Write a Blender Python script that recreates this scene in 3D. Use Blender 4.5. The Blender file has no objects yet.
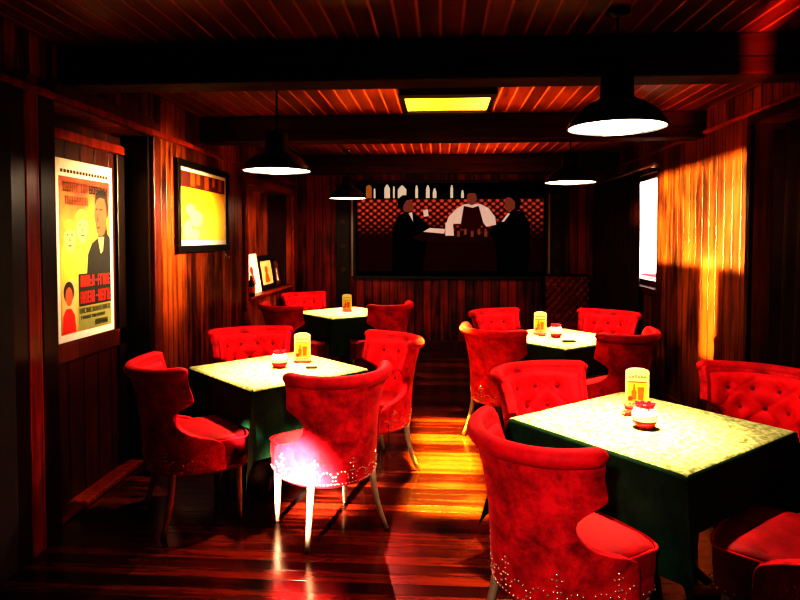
import bpy, bmesh, math, random
from mathutils import Vector, Matrix, Euler
R = random.Random(7)
PI = math.pi
SC = bpy.context.scene
COL = SC.collection

# ---------------------------------------------------------------- materials
def new_mat(name):
    m = bpy.data.materials.new(name); m.use_nodes = True
    nt = m.node_tree; b = nt.nodes['Principled BSDF']
    return m, nt, b
def N(nt, t, **kw):
    n = nt.nodes.new(t)
    for k, v in kw.items(): setattr(n, k, v)
    return n
def plain(name, col, rough=.5, metal=0, emit=None, es=0, coat=0):
    m, nt, b = new_mat(name)
    tc = N(nt, 'ShaderNodeTexCoord'); no = N(nt, 'ShaderNodeTexNoise'); no.inputs['Scale'].default_value = 30
    nt.links.new(tc.outputs['Object'], no.inputs['Vector'])
    mx = N(nt, 'ShaderNodeMix', data_type='RGBA')
    mx.inputs[6].default_value = (*[c*.8 for c in col], 1); mx.inputs[7].default_value = (*[min(1, c*1.1) for c in col], 1)
    nt.links.new(no.outputs['Fac'], mx.inputs[0]); nt.links.new(mx.outputs[2], b.inputs['Base Color'])
    b.inputs['Roughness'].default_value = rough; b.inputs['Metallic'].default_value = metal
    b.inputs['Coat Weight'].default_value = coat
    if emit: b.inputs['Emission Color'].default_value = (*emit, 1); b.inputs['Emission Strength'].default_value = es
    return m
def mth(nt, op, a, b=None):
    n = N(nt, 'ShaderNodeMath', operation=op)
    for i, v in enumerate((a, b)):
        if v is None: continue
        if isinstance(v, (int, float)): n.inputs[i].default_value = v
        else: nt.links.new(v, n.inputs[i])
    return n.outputs[0]
def planks(name, dark, light, across, along, width, rough=.4, groove=(.01, .003, .002), gw=.07, bump=.5, tint=.5, jitter=0, coat=0, spec=.5):
    """wooden boards: 'across' is the object axis the boards repeat on, 'along' the grain axis"""
    m, nt, b = new_mat(name)
    tc = N(nt, 'ShaderNodeTexCoord'); sp = N(nt, 'ShaderNodeSeparateXYZ'); nt.links.new(tc.outputs['Object'], sp.inputs[0])
    ax = {'X': 0, 'Y': 1, 'Z': 2}
    u = mth(nt, 'DIVIDE', sp.outputs[ax[across]], width)
    fr = mth(nt, 'FRACT', mth(nt, 'ADD', u, 100.0)); fl = mth(nt, 'FLOOR', mth(nt, 'ADD', u, 100.0))
    wn = N(nt, 'ShaderNodeTexWhiteNoise', noise_dimensions='1D'); nt.links.new(fl, wn.inputs['W'])
    # grain
    mp = N(nt, 'ShaderNodeMapping'); s = [14, 14, 14]; s[ax[along]] = 1.1; mp.inputs['Scale'].default_value = s
    off = N(nt, 'ShaderNodeVectorMath', operation='ADD'); cb = N(nt, 'ShaderNodeCombineXYZ')
    nt.links.new(mth(nt, 'MULTIPLY', wn.outputs['Value'], 37.0), cb.inputs[ax[along]])
    nt.links.new(tc.outputs['Object'], off.inputs[0]); nt.links.new(cb.outputs[0], off.inputs[1])
    nt.links.new(off.outputs[0], mp.inputs[0])
    no = N(nt, 'ShaderNodeTexNoise'); no.inputs['Scale'].default_value = 1.6; no.inputs['Detail'].default_value = 7; no.inputs['Roughness'].default_value = .65
    nt.links.new(mp.outputs[0], no.inputs['Vector'])
    # blotches
    n2 = N(nt, 'ShaderNodeTexNoise'); n2.inputs['Scale'].default_value = 2.2; n2.inputs['Detail'].default_value = 4
    nt.links.new(tc.outputs['Object'], n2.inputs['Vector'])
    f = mth(nt, 'ADD', mth(nt, 'MULTIPLY', no.outputs['Fac'], 1.0), mth(nt, 'MULTIPLY', mth(nt, 'SUBTRACT', wn.outputs['Value'], .5), tint))
    f = mth(nt, 'ADD', f, mth(nt, 'MULTIPLY', mth(nt, 'SUBTRACT', n2.outputs['Fac'], .5), .7))
    rp = N(nt, 'ShaderNodeValToRGB'); e = rp.color_ramp.elements
    e[0].position = .34; e[0].color = (*dark, 1); e[1].position = .72; e[1].color = (*light, 1)
    nt.links.new(f, rp.inputs[0])
    # groove
    d = mth(nt, 'ABSOLUTE', mth(nt, 'SUBTRACT', fr, .5))
    g = N(nt, 'ShaderNodeMapRange'); g.inputs['From Min'].default_value = .5-gw; g.inputs['From Max'].default_value = .5-gw*.35
    nt.links.new(d, g.inputs['Value'])
    mx = N(nt, 'ShaderNodeMix', data_type='RGBA'); nt.links.new(g.outputs[0], mx.inputs[0]); nt.links.new(rp.outputs[0], mx.inputs[6])
    mx.inputs[7].default_value = (*groove, 1); nt.links.new(mx.outputs[2], b.inputs['Base Color'])
    bp = N(nt, 'ShaderNodeBump'); bp.inputs['Strength'].default_value = bump; bp.inputs['Distance'].default_value = .01
    h = mth(nt, 'SUBTRACT', mth(nt, 'MULTIPLY', no.outputs['Fac'], .25), g.outputs[0]); nt.links.new(h, bp.inputs['Height'])
    nt.links.new(bp.outputs[0], b.inputs['Normal'])
    b.inputs['Roughness'].default_value = rough; b.inputs['Coat Weight'].default_value = coat; b.inputs['Coat Roughness'].default_value = .15
    b.inputs['Specular IOR Level'].default_value = spec
    return m
def velvet(name, dark, light, scale=5, rough=.7, sheen=.25, sheencol=(1, .1, .1), contrast=(.35, .7), fine=60):
    m, nt, b = new_mat(name)
    tc = N(nt, 'ShaderNodeTexCoord')
    no = N(nt, 'ShaderNodeTexNoise'); no.inputs['Scale'].default_value = scale; no.inputs['Detail'].default_value = 8; no.inputs['Roughness'].default_value = .7; no.inputs['Distortion'].default_value = .15
    nt.links.new(tc.outputs['Object'], no.inputs['Vector'])
    rp = N(nt, 'ShaderNodeValToRGB'); e = rp.color_ramp.elements
    e[0].position = contrast[0]; e[0].color = (*dark, 1); e[1].position = contrast[1]; e[1].color = (*light, 1)
    nt.links.new(no.outputs['Fac'], rp.inputs[0]); nt.links.new(rp.outputs[0], b.inputs['Base Color'])
    n2 = N(nt, 'ShaderNodeTexNoise'); n2.inputs['Scale'].default_value = fine; n2.inputs['Detail'].default_value = 3
    nt.links.new(tc.outputs['Object'], n2.inputs['Vector'])
    bp = N(nt, 'ShaderNodeBump'); bp.inputs['Strength'].default_value = .15; bp.inputs['Distance'].default_value = .01
    nt.links.new(n2.outputs['Fac'], bp.inputs['Height']); nt.links.new(bp.outputs[0], b.inputs['Normal'])
    b.inputs['Roughness'].default_value = rough; b.inputs['Sheen Weight'].default_value = sheen; b.inputs['Sheen Tint'].default_value = (*sheencol, 1)
    b.inputs['Specular IOR Level'].default_value = .25
    return m
def emit_mat(name, col, s):
    m, nt, b = new_mat(name)
    b.inputs['Base Color'].default_value = (*[c*.5 for c in col], 1)
    b.inputs['Emission Color'].default_value = (*col, 1); b.inputs['Emission Strength'].default_value = s
    return m

M = {}
M['wall_l'] = planks('board_wall_left', (.035, .004, .0015), (.46, .095, .014), 'Y', 'Z', .09, rough=.36, tint=.2)
M['wall_r'] = planks('board_wall_right', (.025, .003, .001), (.30, .065, .011), 'Y', 'Z', .13, rough=.4, tint=.16)
M['wall_b'] = planks('board_wall_back', (.03, .002, .001), (.32, .020, .012), 'X', 'Z', .12, rough=.45, tint=.3)
M['ceil'] = planks('board_ceiling', (.06, .008, .002), (.18, .032, .008), 'X', 'Y', .105, rough=.35, groove=(.42, .13, .03), gw=.09, bump=.3, tint=.3)  # pale groove colour paints the bead highlights between the boards
M['beam'] = planks('dark_beam', (.02, .003, .002), (.055, .01, .005), 'Z', 'X', .5, rough=.6, tint=.2, gw=.01, spec=.2)
M['floor'] = planks('board_floor', (.02, .002, .001), (.17, .024, .008), 'Y', 'X', .085, rough=.22, tint=.5, gw=.05, bump=.25, coat=.3)
M['trim'] = planks('trim_wood', (.05, .008, .004), (.16, .026, .010), 'Y', 'Z', .6, rough=.35, tint=.2, gw=.005)
M['trim_red'] = planks('trim_red_wood', (.14, .012, .006), (.40, .05, .02), 'Y', 'Z', .6, rough=.3, tint=.2, gw=.005)
M['darkwood'] = planks('dark_wood', (.008, .002, .002), (.025, .005, .004), 'Y', 'Z', .6, rough=.4, tint=.2, gw=.005)
M['door'] = planks('door_boards', (.05, .006, .004), (.20, .026, .012), 'Y', 'Z', .16, rough=.35, tint=.6)
M['grey_post'] = plain('weathered_grey_post', (.03, .032, .028), .9)
M['red'] = velvet('red_velvet', (.18, .001, .004), (.74, .010, .026), scale=7, contrast=(.34, .60))
M['red_roll'] = velvet('red_velvet_roll', (.24, .002, .005), (.62, .004, .016), scale=7, contrast=(.25, .6), sheen=.35)
M['red_in'] = velvet('red_velvet_tufted', (.50, .004, .008), (.80, .006, .024), scale=5, contrast=(.2, .7))
M['red_seat'] = velvet('red_velvet_seat', (.12, .001, .003), (.40, .003, .010), scale=4, contrast=(.3, .65))
M['nail'] = plain('brass_nail', (.85, .6, .4), .25, .8)
M['leg'] = plain('pale_wood_leg', (.34, .25, .15), .35)
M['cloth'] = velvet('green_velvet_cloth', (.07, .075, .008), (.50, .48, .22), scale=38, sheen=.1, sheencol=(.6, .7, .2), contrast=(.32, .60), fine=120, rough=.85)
M['shaded_skirt'] = velvet('green_velvet_shaded_skirt', (.006, .022, .008), (.014, .055, .022), scale=9, sheen=.05, sheencol=(.2, .6, .3), contrast=(.3, .62), fine=90, rough=.85)  # the cloth's green darkened, painting shade on its hanging sides
M['tabletop'] = plain('table_wood', (.08, .03, .015), .4)
M['black'] = plain('black_enamel', (.006, .005, .005), .35)
M['black_s'] = plain('black_satin', (.012, .01, .01), .5)
M['white_in'] = emit_mat('lit_white_enamel', (1, .93, .85), 2.2)
M['bulb'] = emit_mat('lit_bulb', (1, .9, .75), 12)
M['card'] = plain('cream_card', (.62, .50, .24), .6)
M['amber'] = plain('amber_print', (.38, .09, .005), .6)
M['yellow_print'] = plain('yellow_print', (.60, .36, .03), .6)
M['ink'] = plain('dark_ink', (.10, .015, .01), .6)
M['red_print'] = plain('red_print', (.75, .03, .02), .6)
M['green_print'] = plain('olive_print', (.30, .30, .10), .6)
M['frost'] = plain('frosted_glass', (.92, .80, .78), .3, emit=(1, .75, .65), es=.25)
M['red_glass'] = plain('red_glass', (.60, .02, .05), .12, coat=.5)
M['curtain'] = velvet('dark_curtain', (.010, .002, .002), (.030, .006, .006), scale=3, sheen=.1, sheencol=(.3, .05, .03))
M['mat_white'] = plain('white_paper', (.88, .84, .74), .5)
M['skin_red'] = plain('red_toned_face', (.62, .12, .05), .6)
M['skin_pale'] = plain('pale_toned_face', (.92, .66, .22), .6)
M['blond'] = plain('pale_orange_print', (.80, .42, .06), .6)
M['hair'] = plain('print_dark', (.03, .012, .010), .6)
M['suit'] = plain('print_black', (.012, .012, .014), .6)
M['silver'] = plain('dull_metal_edge', (.40, .33, .30), .3, .6)

# graded poster paper
def graded(name, stops, axis, lo, hi, emit=0):
    m, nt, b = new_mat(name)
    tc = N(nt, 'ShaderNodeTexCoord'); sp = N(nt, 'ShaderNodeSeparateXYZ'); nt.links.new(tc.outputs['Object'], sp.inputs[0])
    no = N(nt, 'ShaderNodeTexNoise'); no.inputs['Scale'].default_value = 6; nt.links.new(tc.outputs['Object'], no.inputs['Vector'])
    mr = N(nt, 'ShaderNodeMapRange'); mr.inputs['From Min'].default_value = lo; mr.inputs['From Max'].default_value = hi
    nt.links.new(sp.outputs[axis], mr.inputs['Value'])
    f = mth(nt, 'ADD', mr.outputs[0], mth(nt, 'MULTIPLY', mth(nt, 'SUBTRACT', no.outputs['Fac'], .5), .35))
    rp = N(nt, 'ShaderNodeValToRGB'); e = rp.color_ramp.elements
    while len(e) < len(stops): e.new(.5)
    for i, (p, c) in enumerate(stops): e[i].position = p; e[i].color = (*c, 1)
    nt.links.new(f, rp.inputs[0]); nt.links.new(rp.outputs[0], b.inputs['Base Color']); b.inputs['Roughness'].default_value = .6
    if emit:
        nt.links.new(rp.outputs[0], b.inputs['Emission Color']); b.inputs['Emission Strength'].default_value = emit
    return m
M['poster_ground'] = graded('poster_ground', [(0, (.45, .12, .02)), (.25, (.85, .5, .06)), (.55, (.92, .60, .08)), (.8, (.72, .28, .04)), (1, (.40, .06, .02))], 2, 0, .9)
M['yellow_sheet'] = graded('yellow_sheet', [(0, (.85, .66, .10)), (.5, (.95, .72, .03)), (1, (.92, .55, .03))], 2, -.3, .3)

# ---------------------------------------------------------------- mesh helpers
def finish(name, bm, mats, parent=None, smooth=False, loc=None, bevel=0, subsurf=0, bseg=2):
    me = bpy.data.meshes.new(name); bmesh.ops.recalc_face_normals(bm, faces=bm.faces[:])
    bm.to_mesh(me); bm.free()
    for m in (mats if isinstance(mats, (list, tuple)) else [mats]): me.materials.append(m)
    if smooth:
        for p in me.polygons: p.use_smooth = True
    o = bpy.data.objects.new(name, me); COL.objects.link(o)
    if parent: o.parent = parent
    if loc: o.location = loc
    if bevel:
        md = o.modifiers.new('bevel', 'BEVEL'); md.width = bevel; md.segments = bseg; md.limit_method = 'ANGLE'
    if subsurf:
        md = o.modifiers.new('sub', 'SUBSURF'); md.levels = subsurf; md.render_levels = subsurf
    return o
def box(bm, x0, y0, z0, x1, y1, z1, mi=0, mat=None):
    vs = [bm.verts.new((x, y, z)) for x in (x0, x1) for y in (y0, y1) for z in (z0, z1)]
    if mat is not None:
        for v in vs: v.co = mat @ v.co
    for q in ((0, 1, 3, 2), (4, 6, 7, 5), (0, 4, 5, 1), (2, 3, 7, 6), (0, 2, 6, 4), (1, 5, 7, 3)):
        f = bm.faces.new([vs[i] for i in q]); f.material_index = mi
def lathe(bm, prof, seg=32, mi=0, closed=False):
    rings = []
    for r, z in prof:
        rings.append([bm.verts.new((max(r, 1e-5)*math.cos(2*PI*i/seg), max(r, 1e-5)*math.sin(2*PI*i/seg), z)) for i in range(seg)])
    for a, b in zip(rings, rings[1:]):
        for i in range(seg):
            f = bm.faces.new((a[i], a[(i+1) % seg], b[(i+1) % seg], b[i])); f.material_index = mi; f.smooth = True
    if closed:
        for k in (rings[0], rings[-1]):
            f = bm.faces.new(k); f.material_index = mi
def tube(bm, pts, radii, seg=10, mi=0, caps=True):
    pts = [Vector(p) for p in pts]; rings = []
    if isinstance(radii, (int, float)): radii = [radii]*len(pts)
    for i, p in enumerate(pts):
        t = (pts[min(i+1, len(pts)-1)] - pts[max(i-1, 0)]).normalized()
        ref = Vector((0, 0, 1)) if abs(t.z) < .9 else Vector((0, 1, 0))
        a = t.cross(ref).normalized(); b = a.cross(t)
        rings.append([bm.verts.new(p + (a*math.cos(2*PI*k/seg) + b*math.sin(2*PI*k/seg))*radii[i]) for k in range(seg)])
    for a, b in zip(rings, rings[1:]):
        for k in range(seg):
            f = bm.faces.new((a[k], a[(k+1) % seg], b[(k+1) % seg], b[k])); f.material_index = mi; f.smooth = True
    if caps:
        for g in (rings[0], rings[-1]): bm.faces.new(g).material_index = mi
def poly(bm, pts, mi=0):
    f = bm.faces.new([bm.verts.new(p) for p in pts]); f.material_index = mi
def blob(bm, c, r, mi=0, sub=1):
    res = bmesh.ops.create_icosphere(bm, subdivisions=sub, radius=1)
    for v in res['verts']: v.co = Vector(c) + Vector((v.co.x*r[0], v.co.y*r[1], v.co.z*r[2]))
    for v in res['verts']:
        for f in v.link_faces: f.material_index = mi; f.smooth = True
def tag(o, label, cat, group=None):
    o['label'] = label; o['category'] = cat
    if group: o['group'] = group
    return o
def empty(name, loc=(0, 0, 0), rz=0):
    o = bpy.data.objects.new(name, None); COL.objects.link(o); o.empty_display_size = .1
    o.location = loc; o.rotation_euler = (0, 0, rz); return o
def kids(o): return [c for c in bpy.data.objects if c.parent == o]
def dup(o, parent=None):
    c = o.copy(); COL.objects.link(c); c.parent = parent
    for k in kids(o): dup(k, c)
    return c
def struct(name, bm, m, **kw):
    o = finish(name, bm, m, **kw); o['kind'] = 'structure'; return o
def boxes(*bs):
    bm = bmesh.new()
    for b in bs: box(bm, *b)
    return bm

# ---------------------------------------------------------------- setting
XL, XR, YB, YF, ZC = -2.03, 2.13, 8.80, -1.6, 2.62
DOOR1 = (3.15, 4.24, 2.31)      # recess in the left wall
NICHE = (6.37, 8.35, .94, 2.17)
WIN = (6.27, 8.10, 1.10, 2.26)
DOOR2 = (2.85, 4.38, 2.38)
struct('floor', boxes((XL-.4, YF-.1, -.08, XR+.4, YB+.1, 0)), M['floor'])
struct('ceiling', boxes((XL-.4, YF-.1, ZC, XR+.4, YB+.1, ZC+.08)), M['ceil'])
struct('wall_back', boxes((XL-.4, YB, 0, XR+.4, YB+.12, ZC)), M['wall_b'])
struct('wall_front', boxes((XL-.4, YF-.12, 0, XR+.4, YF, ZC)), M['wall_b'])
d0, d1, dz = DOOR1; n0, n1, nz0, nz1 = NICHE; W = -.38
struct('wall_left', boxes((XL+W, YF, 0, XL, d0, ZC), (XL+W, d0, dz, XL, d1, ZC), (XL+W, d1, 0, XL, n0, ZC),
                          (XL+W, n0, 0, XL, n1, nz0), (XL+W, n0, nz1, XL, n1, ZC), (XL+W, n1, 0, XL, YB, ZC),
                          (XL+W, n0, nz0, XL-.24, n1, nz1), (XL+W, d0, 0, XL-.24, d1, dz)), M['wall_l'])
w0, w1, wz0, wz1 = WIN; e0, e1, ez = DOOR2
struct('wall_right', boxes((XR, YF, 0, XR+.3, e0, ZC), (XR, e0, ez, XR+.3, e1, ZC), (XR, e1, 0, XR+.3, w0, ZC),
                           (XR, w0, 0, XR+.3, w1, wz0), (XR, w0, wz1, XR+.3, w1, ZC), (XR, w1, 0, XR+.3, YB, ZC)), M['wall_r'])
# beams across the ceiling
for i, (y0, y1, dr) in enumerate(((1.0, 1.2, .2), (3.2, 3.40, .21), (5.14, 5.36, .21), (7.6, 7.85, .22))):
    struct('trim_%d' % (i+1), boxes((XL+.002, y0, ZC-dr, XR-.002, y1, ZC-.001)), M['beam'], bevel=.012)
k = 5
def trim(bm, m, **kw):
    global k
    o = struct('trim_%d' % k, bm, m, **kw); k += 1; return o
# crown moulding
trim(boxes((XL+.001, YF, ZC-.30, XL+.035, YB, ZC-.26)), M['trim_red'], bevel=.008)
trim(boxes((XR-.035, YF, ZC-.19, XR-.001, YB, ZC-.16)), M['trim_red'], bevel=.008)
# left recess casing
trim(boxes((XL, d1+.001, 0, XL+.03, d1+.10, dz+.1)), M['trim'], bevel=.006)
trim(boxes((XL, d0-.02, dz, XL+.03, d1, dz+.12)), M['trim'], bevel=.006)
trim(boxes((XL, d0-.128, 0, XL+.014, d0-.001, dz+.1)), M['darkwood'], bevel=.006)
trim(boxes((XL, d0-.235, 0, XL+.012, d0-.13, dz+.1)), M['trim_red'], bevel=.01)
trim(boxes((XL, d0-.343, 0, XL+.010, d0-.237, ZC-.3)), M['darkwood'], bevel=.006)
trim(boxes((XL, d0-.60, 0, XL+.02, d0-.345, ZC-.3)), M['grey_post'], bevel=.012)
trim(boxes((XL-.238, d1-.03, 0, XL-.001, d1-.002, dz-.002)), M['darkwood'])
# niche casing and its back boards + shelf
trim(boxes((XL, n0-.09, nz0-.1, XL+.035, n0-.001, nz1+.09)), M['trim_red'], bevel=.008)
trim(boxes((XL, n0, nz1, XL+.035, n1, nz1+.09)), M['trim_red'], bevel=.008)
trim(boxes((XL, n1+.001, nz0-.1, XL+.035, n1+.10, nz1+.09)), M['trim_red'], bevel=.008)
trim(boxes((XL-.23, n0+.005, nz0+.001, XL+.05, n1-.005, nz0+.03)), M['trim_red'], bevel=.008)
trim(boxes((XL-.236, n1-.28, nz0+.035, XL-.01, n1-.23, nz1-.01)), M['darkwood'])
# baseboards
struct('baseboard_left', boxes((XL, d1+.1, 0, XL+.02, YB, .14)), M['trim'], bevel=.006)
struct('baseboard_back', boxes((XL+.02, YB-.02, 0, XR-.02, YB, .14)), M['trim'], bevel=.006)
struct('baseboard_right', boxes((XR-.02, e1, 0, XR, YB-.02, .14)), M['trim'], bevel=.006)
# the plank door in the left recess
xd = XL-.17
dr = struct('door_1', boxes((xd-.05, d0+.02, .02, xd, d1-.04, dz-.02)), M['door'], bevel=.004)
finish('door_rail', boxes((xd, d0+.03, 2.17, xd+.025, d1-.06, 2.23)), M['trim_red'], dr, bevel=.006)
finish('door_rail', boxes((xd, d0+.03, .87, xd+.02, d1-.06, .985)), M['trim'], dr, bevel=.006)
finish('door_stile', boxes((xd, d1-.16, .05, xd+.02, d1-.055, 2.165)), M['darkwood'], dr, bevel=.006)
finish('door_stile', boxes((xd, d0+.025, .05, xd+.02, d0+.10, 2.165)), M['darkwood'], dr, bevel=.006)
trim(boxes((xd-.04, d0+.03, .0, xd+.11, d1-.03, .035)), M['trim_red'], bevel=.008)
# dark doorway in the right wall
struct('door_2', boxes((XR+.2, e0+.001, .001, XR+.28, e1-.001, ez-.001)), M['darkwood'])
trim(boxes((XR-.03, e1-.001, 0, XR, e1+.05, ez+.06)), M['darkwood'], bevel=.006)
trim(boxes((XR-.03, e0, ez-.001, XR, e1-.002, ez+.06)), M['darkwood'], bevel=.006)
# window
wf = struct('window_1', boxes((XR+.05, w0, wz0, XR+.12, w0+.05, wz1), (XR+.05, w1-.05, wz0, XR+.12, w1, wz1),
                              (XR+.05, w0+.05, wz0, XR+.12, w1-.05, wz0+.06), (XR+.05, w0+.05, wz1-.05, XR+.12, w1-.05, wz1),
                              (XR+.06, w0+.88, wz0+.06, XR+.11, w0+.93, wz1-.05)), M['trim_red'], bevel=.005)
gm, gnt, gb = new_mat('window_glass'); gb.inputs['Transmission Weight'].default_value = 1; gb.inputs['Roughness'].default_value = .02; gb.inputs['IOR'].default_value = 1.02
finish('pane', boxes((XR+.08, w0+.05, wz0+.06, XR+.086, w1-.05, wz1-.05)), gm, wf)
finish('window_sill', boxes((XR-.04, w0-.04, wz0-.05, XR+.05, w1+.04, wz0-.002)), M['trim'], wf, bevel=.006)
# ground outside the window
struct('ground', boxes((XR+.35, 3, -.3, XR+12, 14, -.2)), plain('pale_gravel', (.7, .6, .5), .9))

M['brick'] = planks('red_brick', (.20, .02, .02), (.55, .12, .12), 'Z', 'Y', .07, rough=.9, tint=.4, groove=(.7, .6, .6), gw=.12)
struct('trim_40', boxes((XR+1.2, 4.0, -.2, XR+1.4, 10.5, 1.02)), M['brick'])  # low brick wall standing outside the window
# curtains
def curtain(y0, y1, z0, z1, x, amp, n, name, m):
    bm = bmesh.new(); rows = 14; cols = n*10; g = []
    for j in range(rows+1):
        t = j/rows; z = z1+(z0-z1)*t; row = []
        for i in range(cols+1):
            s = i/cols
            row.append(bm.verts.new((x+amp*(.45+.55*t)*math.sin(2*PI*n*s+.6*math.sin(3*s*PI))+.006*math.sin(17*s+5*t), y0+(y1-y0)*s+.01*t*math.sin(9*s), z)))
        g.append(row)
    for j in range(rows):
        for i in range(cols):
            bm.faces.new((g[j][i], g[j][i+1], g[j+1][i+1], g[j+1][i])).smooth = True
    o = finish(name, bm, m); md = o.modifiers.new('s', 'SOLIDIFY'); md.thickness = .006
    return o
c = curtain(6.60, 8.45, .06, 2.27, XR-.075, .035, 11, 'window_curtain', M['curtain'])
tag(c, 'dark floor-length curtain drawn over most of the bright window', 'curtain')
c = curtain(e0+.03, e1-.03, .03, ez-.06, XR+.11, .035, 10, 'doorway_curtain', M['curtain'])
tag(c, 'black pleated curtain filling the doorway at the right edge', 'curtain')
rod = bmesh.new(); tube(rod, [(XR-.075, 6.15, 2.305), (XR-.075, 8.5, 2.305)], .014, 12)
rod = tag(finish('curtain_rod', rod, M['silver'], smooth=True), 'metal rod above the window holding the dark curtain', 'curtain rod')
for y in (6.2, 8.46):
    finish('bracket', boxes((XR-.088, y-.012, 2.285, XR-.001, y+.012, 2.325)), M['silver'], rod)
for y in (6.14, 8.51):
    bm = bmesh.new(); blob(bm, (XR-.075, y, 2.305), (.024, .024, .024), sub=2); finish('finial', bm, M['silver'], rod)

# ---------------------------------------------------------------- chair
def lerp(tab, z):
    if z <= tab[0][0]: return tab[0][1]
    for (a, va), (b, vb) in zip(tab, tab[1:]):
        if z <= b:
            t = (z-a)/(b-a); return va+(vb-va)*t
    return tab[-1][1]
T_ = [(.30, 100), (.44, 100), (.468, 97), (.49, 89), (.51, 76), (.54, 62), (.575, 55), (.61, 53), (.645, 56), (.668, 63), (.687, 72), (.70, 77), (.95, 78)]
A_ = [(.30, .278), (.45, .284), (.58, .284), (.70, .290), (.80, .30), (.89, .322), (.96, .332)]
B_ = [(.30, .32), (.50, .32), (.62, .32), (.72, .31), (.80, .30), (.95, .31)]
Y_ = [(.30, -.27), (.48, -.28), (.60, -.29), (.75, -.315), (.89, -.355), (.96, -.365)]
def shell(th, z, off=0):
    a = lerp(A_, z)+off; b = lerp(B_, z)+off; y = lerp(Y_, z)-off
    return Vector((a*math.sin(th), y+b*(1-math.cos(th)), z))
ZT = .875
def ztop(s): return ZT + .016*abs(s)**2.4
THK = .048
def chair():
    root = empty('dining_chair')
    # --- upholstered shell
    bm = bmesh.new(); nu, nv = 36, 26; out = []; inn = []
    for j in range(nv+1):
        v = j/nv
        ro, ri = [], []
        for i in range(nu+1):
            s = -1+2*i/nu; z = .315+(ztop(s)-.315)*v
            zz = .315+(ZT-.315)*v
            th = math.radians(lerp(T_, zz))*s
            p = shell(th, z); q = shell(th, z, -THK)
            ro.append(bm.verts.new(p)); ri.append(bm.verts.new(q))
        out.append(ro); inn.append(ri)
    for j in range(nv):
        for i in range(nu):
            bm.faces.new((out[j][i], out[j][i+1], out[j+1][i+1], out[j+1][i]))
            bm.faces.new((inn[j][i], inn[j+1][i], inn[j+1][i+1], inn[j][i+1]))
        for i in (0, nu):
            bm.faces.new((out[j][i], out[j+1][i], inn[j+1][i], inn[j][i]))
    for i in range(nu):
        for j in (0, nv):
            bm.faces.new((out[j][i], inn[j][i], inn[j][i+1], out[j][i+1]))
    back = finish('backrest', bm, M['red'], root, smooth=True, bevel=.012, bseg=3)
    # --- padded roll along the top edge
    bm = bmesh.new(); pts = []; rad = []
    for i in range(41):
        s = -1.0+2*i/40; z = ztop(s); th = math.radians(79)*s
        p = shell(th, z, -THK*.32); pts.append((p.x, p.y, z-.004)); rad.append(.034 if 1 < i < 39 else (.028 if i in (1, 39) else .016))
    tube(bm, pts, rad, 14); finish('top_roll', bm, M['red_roll'], back, smooth=True)
    # --- tufted lining with buttons
    btn = [(s, z) for s in (-.78, -.27, .27, .78) for z in (.775,)] + [(s, z) for s in (-.52, 0, .52) for z in (.675,)] + [(s, .585) for s in (-.27, .27)]
    def inner(s, z, off):
        th = math.radians(lerp(T_, z)*.92)*s if z > .735 else math.radians(max(43, lerp(T_, z)*.88))*s
        return shell(th, z, -THK-off)
    bm = bmesh.new(); g = []; gu, gv = 56, 40
    for j in range(gv+1):
        row = []; z = .46+(ZT-.02-.46)*j/gv
        for i in range(gu+1):
            s = -1+2*i/gu
            th = math.radians(lerp(T_, z)*.93)*s
            x = math.degrees(th)/58  # comparable to the button spacing
            d = 0
            for bs, bz in btn:
                r2 = ((x-bs)/.11)**2+((z-bz)/.032)**2
                d = max(d, math.exp(-r2))
            # diamond creases between the buttons
            a = (x/.52+(z-.675)/.10); b_ = (x/.52-(z-.675)/.10)
            cr = 0
            if z > .57:
                for w in (a, b_):
                    f = abs(((w+100)/2 % 1)-.5)*2     # 1 on a crease line
                    cr = max(cr, max(0, (f-.82)/.18))
            edge = min(1, (1-abs(s))/.10, (j/gv)/.06, (1-j/gv)/.05)
            off = (.006 + .020*max(0, edge)**.5) - .020*d - .007*cr*min(1, edge)
            row.append(bm.verts.new(shell(th, z, -THK-off)))
        g.append(row)
    for j in range(gv):
        for i in range(gu): bm.faces.new((g[j][i], g[j][i+1], g[j+1][i+1], g[j+1][i]))
    lin = finish('tufted_lining', bm, M['red_in'], root, smooth=True)
    bme = None
    for bs, bz in btn:
        th = math.radians(bs*58); p = shell(th, bz, -THK-.008); q = shell(th, bz, -THK-.05)
        nrm = (q-p).normalized()
        if bme is None:
            bm = bmesh.new(); blob(bm, (0, 0, 0), (.013, .013, .007), sub=2)
            b0 = finish('button', bm, M['red_seat'], lin, smooth=True); bme = b0.data
        else:
            b0 = bpy.data.objects.new('button', bme); COL.objects.link(b0); b0.parent = lin
        b0.location = p; b0.rotation_euler = nrm.to_track_quat('Z', 'Y').to_euler()
    # --- seat cushion
    bm = bmesh.new(); prof = []
    def outline(e):
        pts = []
        for i in range(40):
            t = 2*PI*i/40; c_, s_ = math.cos(t), math.sin(t)
            n_ = 4.5
            x = (abs(c_)**(2/n_))*math.copysign(1, c_)*(.275-e); y = (abs(s_)**(2/n_))*math.copysign(1, s_)*(.255-e)
            y += .012
            if y < .08:     # stay inside the wrapped back
                ai, bi, yi = lerp(A_, .42)-THK*.7, lerp(B_, .42)-THK*.7, lerp(Y_, .42)+THK*.7
                lim = ai*math.sin(math.acos(max(-1, min(1, 1-(max(y, yi+.004)-yi)/bi))))
                x = math.copysign(min(abs(x), lim), x); y = max(y, yi)
            x = max(-.25, min(.25, x))
            pts.append((x, y))
        return pts
    rings = []
    for e, z in ((.012, .375), (.0, .385), (.0, .455), (.006, .472), (.022, .484), (.07, .492), (.15, .496)):
        rings.append([bm.verts.new((x, y, z)) for x, y in outline(e)])
    for a, b in zip(rings, rings[1:]):
        for i in range(40): bm.faces.new((a[i], a[(i+1) % 40], b[(i+1) % 40], b[i]))
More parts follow.
